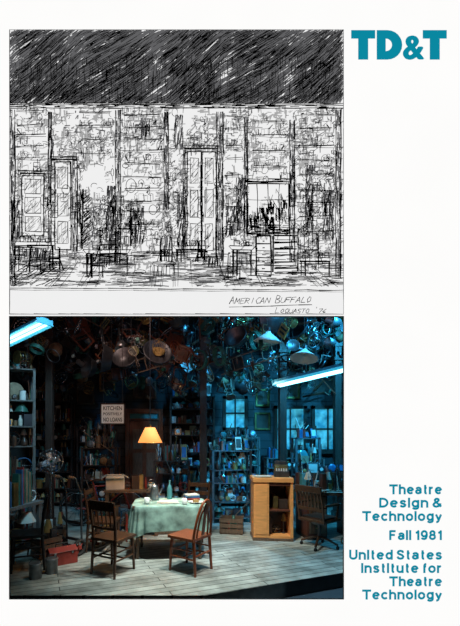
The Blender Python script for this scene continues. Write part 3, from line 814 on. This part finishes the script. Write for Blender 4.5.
place('workbench',bench,(-2.45,1.5,0),rz(72),bevel=0)
def crate(b,w=.4,d=.3,h=.26,dark=True):
    for s in (-1,1):
        for k in range(3):
            z=.04+k*(h-.05)/2.3; b.box((0,s*d/2,z+.02),(w,.012,.07),W_MD); b.box((s*w/2,0,z+.02),(.012,d,.07),W_MD)
        for t in (-1,1): b.box((s*(w/2-.02),t*(d/2-.02),h/2),(.03,.03,h),W_MD)
    b.box((0,0,.012),(w,d,.015),W_MD)
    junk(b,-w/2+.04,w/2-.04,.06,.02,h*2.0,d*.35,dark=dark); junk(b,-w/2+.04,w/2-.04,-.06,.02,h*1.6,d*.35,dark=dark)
place('wooden_crate',crate,(-1.95,1.95,0),rz(20),bevel=0,dark=False)
place('wooden_crate',crate,(1.0,2.75,0),rz(-12),bevel=0,dark=False)
place('wooden_crate',crate,(-1.88,1.45,0),rz(48),bevel=0,w=.34,d=.26)
place('wooden_crate',crate,(3.2,1.9,0),rz(10),bevel=0,dark=False)
place('wooden_crate',crate,(-.15,2.75,0),rz(4),bevel=0,dark=False)
def bucket(b):
    b.lathe([(.001,0),(.1,0),(.14,.26),(.136,.26),(.098,.01),(.001,.01)],TIN,20); b.ring((0,0,.26),.14,.006,TIN)
    b.tube([(.14*math.cos(t),0,.26+.16*math.sin(t)) for t in [pi*i/10 for i in range(11)]],.004,IRON)
place('side_chair',chair,(-1.97,.98,0),rz(-70),w=BLK,style='ladder')
def toolbox(b):
    b.box((0,0,.09),(.38,.18,.18),RED)
    for s in (-1,1): b.box((0,s*.05,.2),(.38,.11,.01),RED,(s*-.45,0,0)); b.box((s*.12,-.095,.16),(.03,.01,.04),CHR)
    b.tube([(-.09,0,.22),(-.08,0,.27),(.08,0,.27),(.09,0,.22)],.009,BLK)
place('toolbox',toolbox,(-1.56,1.14,0),rz(35))
def paintcan(b):
    b.lathe([(.001,0),(.075,0),(.075,.17),(.08,.175),(.08,.185),(.06,.18),(.001,.18)],TIN,20); b.tube([(.078*math.cos(t),0,.15+.09*math.sin(t)) for t in [pi*i/8 for i in range(9)]],.003,IRON)
place('paint_can',paintcan,(-1.72,.60,0),bevel=0); place('paint_can',paintcan,(-1.58,.78,0),rz(50),bevel=0)
# scrap heap on the floor by the left bench and by the desk
b=B()
junk(b,-.4,.4,0,0,.3,.25); junk(b,-.35,.35,-.16,0,.16,.15); junk(b,-.3,.3,.16,0,.5,.2,dark=True)
b.done('scrap_heap',(-1.05,2.25,0),rz(10))
b=B()
junk(b,-.3,.3,0,0,.3,.25); junk(b,-.25,.25,-.14,0,.16,.12)
b.done('scrap_heap',(2.95,2.05,0),rz(5))
def basket(b):
    b.lathe([(.001,0),(.12,0),(.17,.2),(.165,.2),(.115,.01),(.001,.01)],WICK,20); b.ring((0,0,.2),.17,.012,WICK)
    b.tube([(.17*math.cos(t),0,.2+.18*math.sin(t)) for t in [pi*i/12 for i in range(13)]],.01,WICK)
def stool(b,w=W_MD):
    b.cyl((0,0,.6),(0,0,.635),.16,w,n=24)
    for i in range(4):
        t=i*pi/2+pi/4; b.cyl((.11*math.cos(t),.11*math.sin(t),.6),(.19*math.cos(t),.19*math.sin(t),0),.017,w)
    for z in (.2,.36):
        r=.19-.08*z/.6; P=[(r*math.cos(i*pi/2+pi/4),r*math.sin(i*pi/2+pi/4),z) for i in range(4)]
        for i in range(4): b.cyl(P[i],P[(i+1)%4],.01,w)
def barrel(b):
    b.lathe([(.001,0),(.19,0),(.24,.2),(.255,.35),(.24,.5),(.19,.7),(.18,.7),(.18,.67),(.001,.67)],W_MD,24)
    for z,r in ((.08,.213),(.22,.246),(.48,.246),(.62,.213)): b.ring((0,0,z),r,.01,IRON)
place('barrel',barrel,(3.85,2.3,0),bevel=0)
def heater(b):
    b.box((0,0,.3),(.4,.2,.45),GRN)
    for i in range(5): b.box((-.14+i*.07,-.11,.3),(.02,.02,.36),CHR)
    for s in (-1,1): b.box((s*.17,0,.04),(.04,.24,.08),IRON)
place('space_heater',heater,(.0,3.3,0),rz(10))

# ------------------------------------------------------------------ hanging junk
def wheel(b,Rr=.3):
    b.ring((0,0,0),Rr,.02,RUB); b.ring((0,0,0),Rr-.03,.01,CHR); b.cyl((0,0,-.04),(0,0,.04),.025,CHR)
    for i in range(14): t=i*2*pi/14; b.cyl((0,0,.02*(-1)**i),((Rr-.03)*math.cos(t),(Rr-.03)*math.sin(t),0),.003,CHR,n=4)
def bicycle(b,c=RED):
    M0=b.M.copy()
    for x in (-.5,.5):
        b.M=M0@Matrix.Translation((x,0,.33))@Matrix.Rotation(pi/2,4,'X'); wheel(b,.32)
    b.M=M0
    bb_=(-.05,0,.3); st=(-.18,0,.75); hd=(.35,0,.78); hl=(.38,0,.66)
    for a,d in ((bb_,st),(st,hd),(bb_,hl),(hd,hl),((-.5,.03,.33),bb_),((-.5,-.03,.33),bb_),((-.5,0,.33),st),(hl,(.5,.03,.33)),(hl,(.5,-.03,.33)),(st,(-.21,0,.86)),(hd,(.33,0,.9))): b.cyl(a,d,.016,c)
    b.tube([(.25,-.28,.88),(.36,-.2,.93),(.33,0,.9),(.36,.2,.93),(.25,.28,.88)],.012,CHR)
    b.lathe([(.001,-.02),(.07,-.02),(.08,.01),(.001,.04)],LEATH,12,(-.22,0,.88)); b.box((-.12,0,.88),(.16,.05,.03),LEATH)
    b.ring(bb_,.09,.008,CHR,(pi/2,0,0)); b.cyl((-.05,-.1,.22),(-.05,.1,.38),.01,CHR)
place('bicycle',bicycle,(-1.40,3.25,.012),(.0,0,math.radians(4)),bevel=0)
def ladder(b,l=1.6):
    for s in (-1,1): b.box((s*.17,0,l/2),(.03,.05,l),W_MD)
    for i in range(6): b.cyl((-.17,0,.12+i*(l-.2)/5.2),(.17,0,.12+i*(l-.2)/5.2),.014,W_MD)
def guitar(b):
    n=28; P=[]
    for i in range(n):
        t=2*pi*i/n; z=.24*math.cos(t); r=.17+.035*math.cos(2*t)-.02*math.cos(t); P.append((r*math.sin(t)*1.0,z))
    vs=[(x,-.04,z) for x,z in P]+[(x,.04,z) for x,z in P]
    b.add(vs,[tuple(range(n)),tuple(reversed(range(n,2*n)))]+[(i,n+i,n+(i+1)%n,(i+1)%n) for i in range(n)],W_MD)
    b.cyl((0,-.042,.03),(0,-.045,.03),.045,BLK,n=18); b.box((0,-.03,.46),(.05,.025,.5),W_DK); b.box((0,-.025,.74),(.075,.02,.12),W_DK); b.box((0,-.05,-.1),(.12,.012,.02),W_DK)
def pan(b):
    b.lathe([(.001,0),(.12,0),(.15,.05),(.146,.05),(.118,.008),(.001,.008)],IRON,22); b.box((.26,0,.045),(.24,.025,.012),IRON); b.ring((.39,0,.045),.015,.005,IRON,n=10)
def dish(b):
    b.lathe([(.03,.16),(.05,.13),(.12,.08),(.22,0),(.215,0),(.11,.07),(.04,.12)],ENAM,24); b.cyl((0,0,.12),(0,0,.22),.03,IRON); b.ball((0,0,.07),.035,ENAM)
def frame(b,w=.45,h=.35,m=W_RD):
    for s in (-1,1): b.box((s*w/2,0,0),(.045,.035,h+.045),m); b.box((0,0,s*h/2),(w,.035,.045),m)
    b.box((0,.01,0),(w,.008,h),LEATH)
def oframe(b,w=.4,h=.32,m=W_RD):
    for s in (-1,1): b.box((s*w/2,0,0),(.03,.025,h+.03),m); b.box((0,0,s*h/2),(w,.025,.03),m)
def tub(b):
    b.lathe([(.001,0),(.22,0),(.3,.2),(.31,.2),(.31,.21),(.29,.21),(.215,.012),(.001,.012)],IRON,26)
    for s in (-1,1): b.ring((s*.3,0,.16),.04,.006,IRON,(pi/2,0,0),n=12)
def birdcage(b):
    for i in range(14):
        t=i*2*pi/14; c,s_=math.cos(t),math.sin(t); b.tube([(.14*c,.14*s_,0),(.14*c,.14*s_,.25),(.1*c,.1*s_,.34),(0,0,.38)],.003,BRS,4)
    for z in (0,.12,.25): b.ring((0,0,z),.14,.005,BRS)
    b.cyl((0,0,-.01),(0,0,.0),.14,BRS,n=20); b.ring((0,0,.4),.02,.004,BRS,(pi/2,0,0),n=10)
def racket(b):
    b.tube([(.11*math.cos(t),0,.15*math.sin(t)) for t in [2*pi*i/24 for i in range(24)]],.01,W_MD,6,True)
    for i in range(7):
        x=-.09+i*.03; h=.15*math.sqrt(max(0,1-(x/.11)**2)); b.cyl((x,0,-h),(x,0,h),.0018,PAPER,n=4)
        z=-.12+i*.04; h=.11*math.sqrt(max(0,1-(z/.15)**2)); b.cyl((-h,0,z),(h,0,z),.0018,PAPER,n=4)
    b.cyl((0,0,-.15),(0,0,-.45),.014,LEATH)
def suitcase(b):
    b.box((0,0,0),(.5,.16,.34),LEATH); b.box((0,0,0),(.51,.02,.35),W_DK)
    b.tube([(-.07,0,.17),(-.06,0,.21),(.06,0,.21),(.07,0,.17)],.01,LEATH)
    for s in (-1,1): b.box((s*.15,-.085,.05),(.03,.01,.06),BRS); b.box((s*.17,0,0),(.03,.165,.345),W_RD)
def coil(b):
    for i in range(5): b.ring((0,0,i*.02),.2-.006*(i%2),.011,GRN)
def hang(name,fn,loc,rot,s=1.,**k):
    b=B(); b.M=Euler(rot).to_matrix().to_4x4()@Matrix.Scale(s,4); fn(b,**k)
    b.M=Matrix.Identity(4)
    top=max(b.v,key=lambda v:v.z)
    b.cyl(tuple(top-Vector((0,0,.01))),(top.x,top.y,HC-.1-loc[2]),.003,BLK,n=5)
    return b.done(name,loc)
for x,y,z,r,w,st in [(.35,3.4,3.35,(.5,2.6,.3),CH_RD,'bentwood'),(-.45,3.1,3.6,(2.4,.5,2.),CH_RD,'ladder'),
    (-1.5,3.2,3.65,(2.7,-.4,.4),CH_DK,'bentwood'),(1.35,3.3,3.75,(1.8,.5,1.2),CH_DK,'spindle'),(2.5,3.9,3.9,(2.4,-.3,.2),CH_RD,'ladder'),
    (.15,2.3,3.0,(.4,.9,2.2),CH_RD,'bentwood'),(-2.3,3.9,3.9,(2.5,.3,.9),CH_DK,'spindle'),(.75,2.7,3.3,(2.9,.2,.9),CH_DK,'spindle')]:
    hang('hanging_chair',chair,(x,y,z),r,.68,w=w,style=st)
hang('enamel_lampshade',dish,(1.46,2.0,3.24),(.12,.1,0)); hang('enamel_lampshade',dish,(2.04,2.0,2.97),(-.2,.2,0))
fns=[('bicycle_wheel',wheel),('tennis_racket',racket),('frying_pan',pan),('washtub',tub),('wooden_ladder',ladder),('suitcase',suitcase),('hose_coil',coil),('tin_bucket',bucket),('wicker_basket',basket),('bar_stool',stool),('acoustic_guitar',guitar)]
flatn=('bicycle_wheel','hose_coil','frying_pan','washtub','wicker_basket')
slots=[(-2.3,3.4,3.3),(-1.9,3.9,2.95),(-1.75,2.8,3.65),(-1.0,2.9,3.45),(-.75,2.5,3.2),(-.9,3.7,2.85),(-.3,4.6,3.0),(.0,3.9,2.8),(1.0,4.6,3.5),(1.3,2.8,2.95),(1.1,4.2,2.9),
 (1.05,2.4,3.35),(1.75,4.0,3.1),(2.2,4.7,4.1),(2.7,4.2,3.1),(3.1,4.6,2.9),(2.8,2.8,3.7),(3.6,3.3,3.1),(-3.1,4.2,3.7),(-2.6,4.6,4.2),(-.45,3.0,2.95),(.5,4.5,3.2),(-1.5,2.8,2.95),(1.7,3.4,3.75)]
for i,(x,y,z) in enumerate(slots):
    nm,fn=fns[(i*5+3)%len(fns)]
    r=(R.uniform(.9,2.0),R.uniform(-.6,.6),R.uniform(-1,1)) if nm in flatn else (R.uniform(-.4,.4),R.uniform(-.8,.8),R.uniform(-.7,.7))
    if nm=='wooden_ladder': r=(.2,1.35,R.uniform(-.4,.4)); x-=.5
    if nm in('bar_stool','tin_bucket'): r=(2.6,R.uniform(-.5,.5),0)
    hang(nm,fn,(x,y,z),r,.66)
def stick(b): 
    b.cyl((0,0,-.4),(0,0,.4),.012,W_MD); b.box((0,0,-.42),(.22,.03,.05),W_RD)
def hoop(b): b.ring((0,0,0),.16,.007,TIN)
def plank(b): b.box((0,0,0),(.06,.02,.9),W_RD)
def canb(b): b.cyl((0,0,-.08),(0,0,.08),.06,TIN,n=12)
def swheel(b): wheel(b,.22)
def notice(b): b.box((0,0,0),(.36,.015,.24),YEL); b.box((0,-.01,.04),(.28,.006,.04),BLK); b.box((0,-.01,-.04),(.22,.006,.04),BLK)
def fanhead(b):
    for r in (.06,.12,.18): b.ring((0,0,0),r,.005,CHR,n=18,k=4)
    for i in range(8): t=i*pi/4; b.cyl((0,0,0),(.18*math.cos(t),.18*math.sin(t),0),.003,CHR,n=4)
    b.cyl((0,0,.0),(0,0,.12),.05,GRN)
def chairlet(b): chair(b,w=W_RD,style=R.choice(['bentwood','spindle','ladder']))
small=[pan,racket,stick,hoop,plank,canb,swheel,stick,coil,oframe,swheel,birdcage,pot,bucket,oframe,chairlet,fanhead,notice,tub,basket,fanhead,pan]
for row,(y0,n) in enumerate([(2.45,50),(3.0,72),(3.65,90),(4.4,105),(5.05,90)]):
    b=B()
    for i in range(n):
        y=y0+R.uniform(-.26,.26); D=y+4; x=(-.45+.91*(i+R.random())/n)*D
        if x<XL+.3 or x>XR-.4: continue
        zt=1.75+.315*D
        z=zt-(zt-2.65)*R.random()**1.4
        if y<3: z=max(z,3.05)
        f=R.choice(small)
        b.M=Matrix.Translation((x,y,z))@Euler((R.uniform(-1.5,1.5),R.uniform(-1.5,1.5),R.uniform(-1.5,1.5))).to_matrix().to_4x4()@Matrix.Scale(R.uniform(.5,.85),4)
        f(b); b.M=Matrix.Identity(4); b.cyl((x,y,z),(x,y,HC-.1),.0025,BLK,n=4)
    b.done('hanging_clutter')
for x,z,w,h,m in [(-3.3,3.6,.4,.5,BRS),(-1.75,3.1,.35,.45,BRS),(-.8,2.9,.55,.4,W_MD),(2.2,2.7,.3,.4,BRS),(1.5,3.1,.55,.35,W_MD),(2.9,2.9,.45,.4,BRS),(3.8,3.0,.5,.35,W_RD),(2.2,2.1,.35,.4,BRS),(-2.3,2.8,.4,.5,W_MD)]:
    place('picture_frame',frame,(x,BW-.03,z),w=w,h=h,m=m)

# ------------------------------------------------------------------ lights
def aim(o,t):
    o.rotation_euler=(Vector(t)-o.location).to_track_quat('-Z','Y').to_euler()
def spot(name,loc,t,e,c,ang,blend=.6,r=.1):
    l=bpy.data.lights.new(name,'SPOT'); l.energy=e; l.color=c; l.spot_size=math.radians(ang); l.spot_blend=blend; l.shadow_soft_size=r
    o=bpy.data.objects.new(name,l); col.objects.link(o); o.location=loc; aim(o,t); return o
def area(name,loc,t,e,c,sx,sy):
    l=bpy.data.lights.new(name,'AREA'); l.energy=e; l.color=c; l.shape='RECTANGLE'; l.size=sx; l.size_y=sy
    o=bpy.data.objects.new(name,l); col.objects.link(o); o.location=loc; aim(o,t); return o
spot('stage_spot_key',(.9,.35,4.4),(-.05,1.3,.2),760,(1,.98,.88),46,.9)
spot('stage_spot_floor',(-.1,.3,4.4),(.6,1.0,0),640,(.72,.98,1),70,.95)
spot('stage_spot_counter',(.6,.4,4.4),(1.64,2.45,.6),380,(1,.92,.72),24)
spot('stage_spot_blue',(3.6,1.0,4.4),(1.9,5.4,1.2),1400,(.03,.5,1.),64)
spot('stage_spot_blue_2',(1.1,3.4,4.9),(3.0,5.4,1.2),800,(.04,.55,1.),70)
spot('stage_spot_blue_3',(1.2,3.0,5.0),(-.2,5.5,1.2),330,(.05,.5,1.),64)
spot('stage_spot_blue_floor',(3.9,2.0,4.6),(2.6,2.3,.0),420,(.05,.55,1.),60)
spot('stage_spot_blue_mid',(2.4,.5,4.6),(.8,4.6,1.3),600,(.06,.55,1.),36)
spot('stage_spot_left',(-1.0,.5,4.4),(-2.9,2.4,1.3),380,(.3,.72,1.),52)
spot('stage_spot_warm_back',(-.6,.6,4.4),(-1.0,4.6,1.2),130,(1,.72,.58),46)
area('overhead_red_wash',(-.6,.25,3.5),(-.6,3.5,3.4),8,(1,.5,.42),2.4,.3)
area('overhead_blue_wash',(1.7,.25,3.6),(2.2,4.0,3.3),9,(.12,.55,1.),1.6,.3)
l=bpy.data.lights.new('pendant_bulb_light','POINT'); l.energy=12; l.color=(1,.6,.25); l.shadow_soft_size=.05
o=bpy.data.objects.new('pendant_bulb_light',l); col.objects.link(o); o.location=(-.40,1.8,1.60)

w=bpy.data.worlds.new('world'); sc.world=w; w.use_nodes=True
bg=w.node_tree.nodes['Background']; bg.inputs[0].default_value=(.3,.4,.5,1); bg.inputs[1].default_value=.01

# ------------------------------------------------------------------ camera (view-camera with rise/shift, facing the page squarely)
cd=bpy.data.cameras.new('camera'); cam=bpy.data.objects.new('camera',cd); col.objects.link(cam)
cam.location=(0,-4,1.75); cam.rotation_euler=(pi/2,0,0)
cd.sensor_fit='HORIZONTAL'; cd.sensor_width=36; cd.lens=376/460*36
cd.shift_x=(230-176)/460; cd.shift_y=(435-313)/460
sc.camera=cam
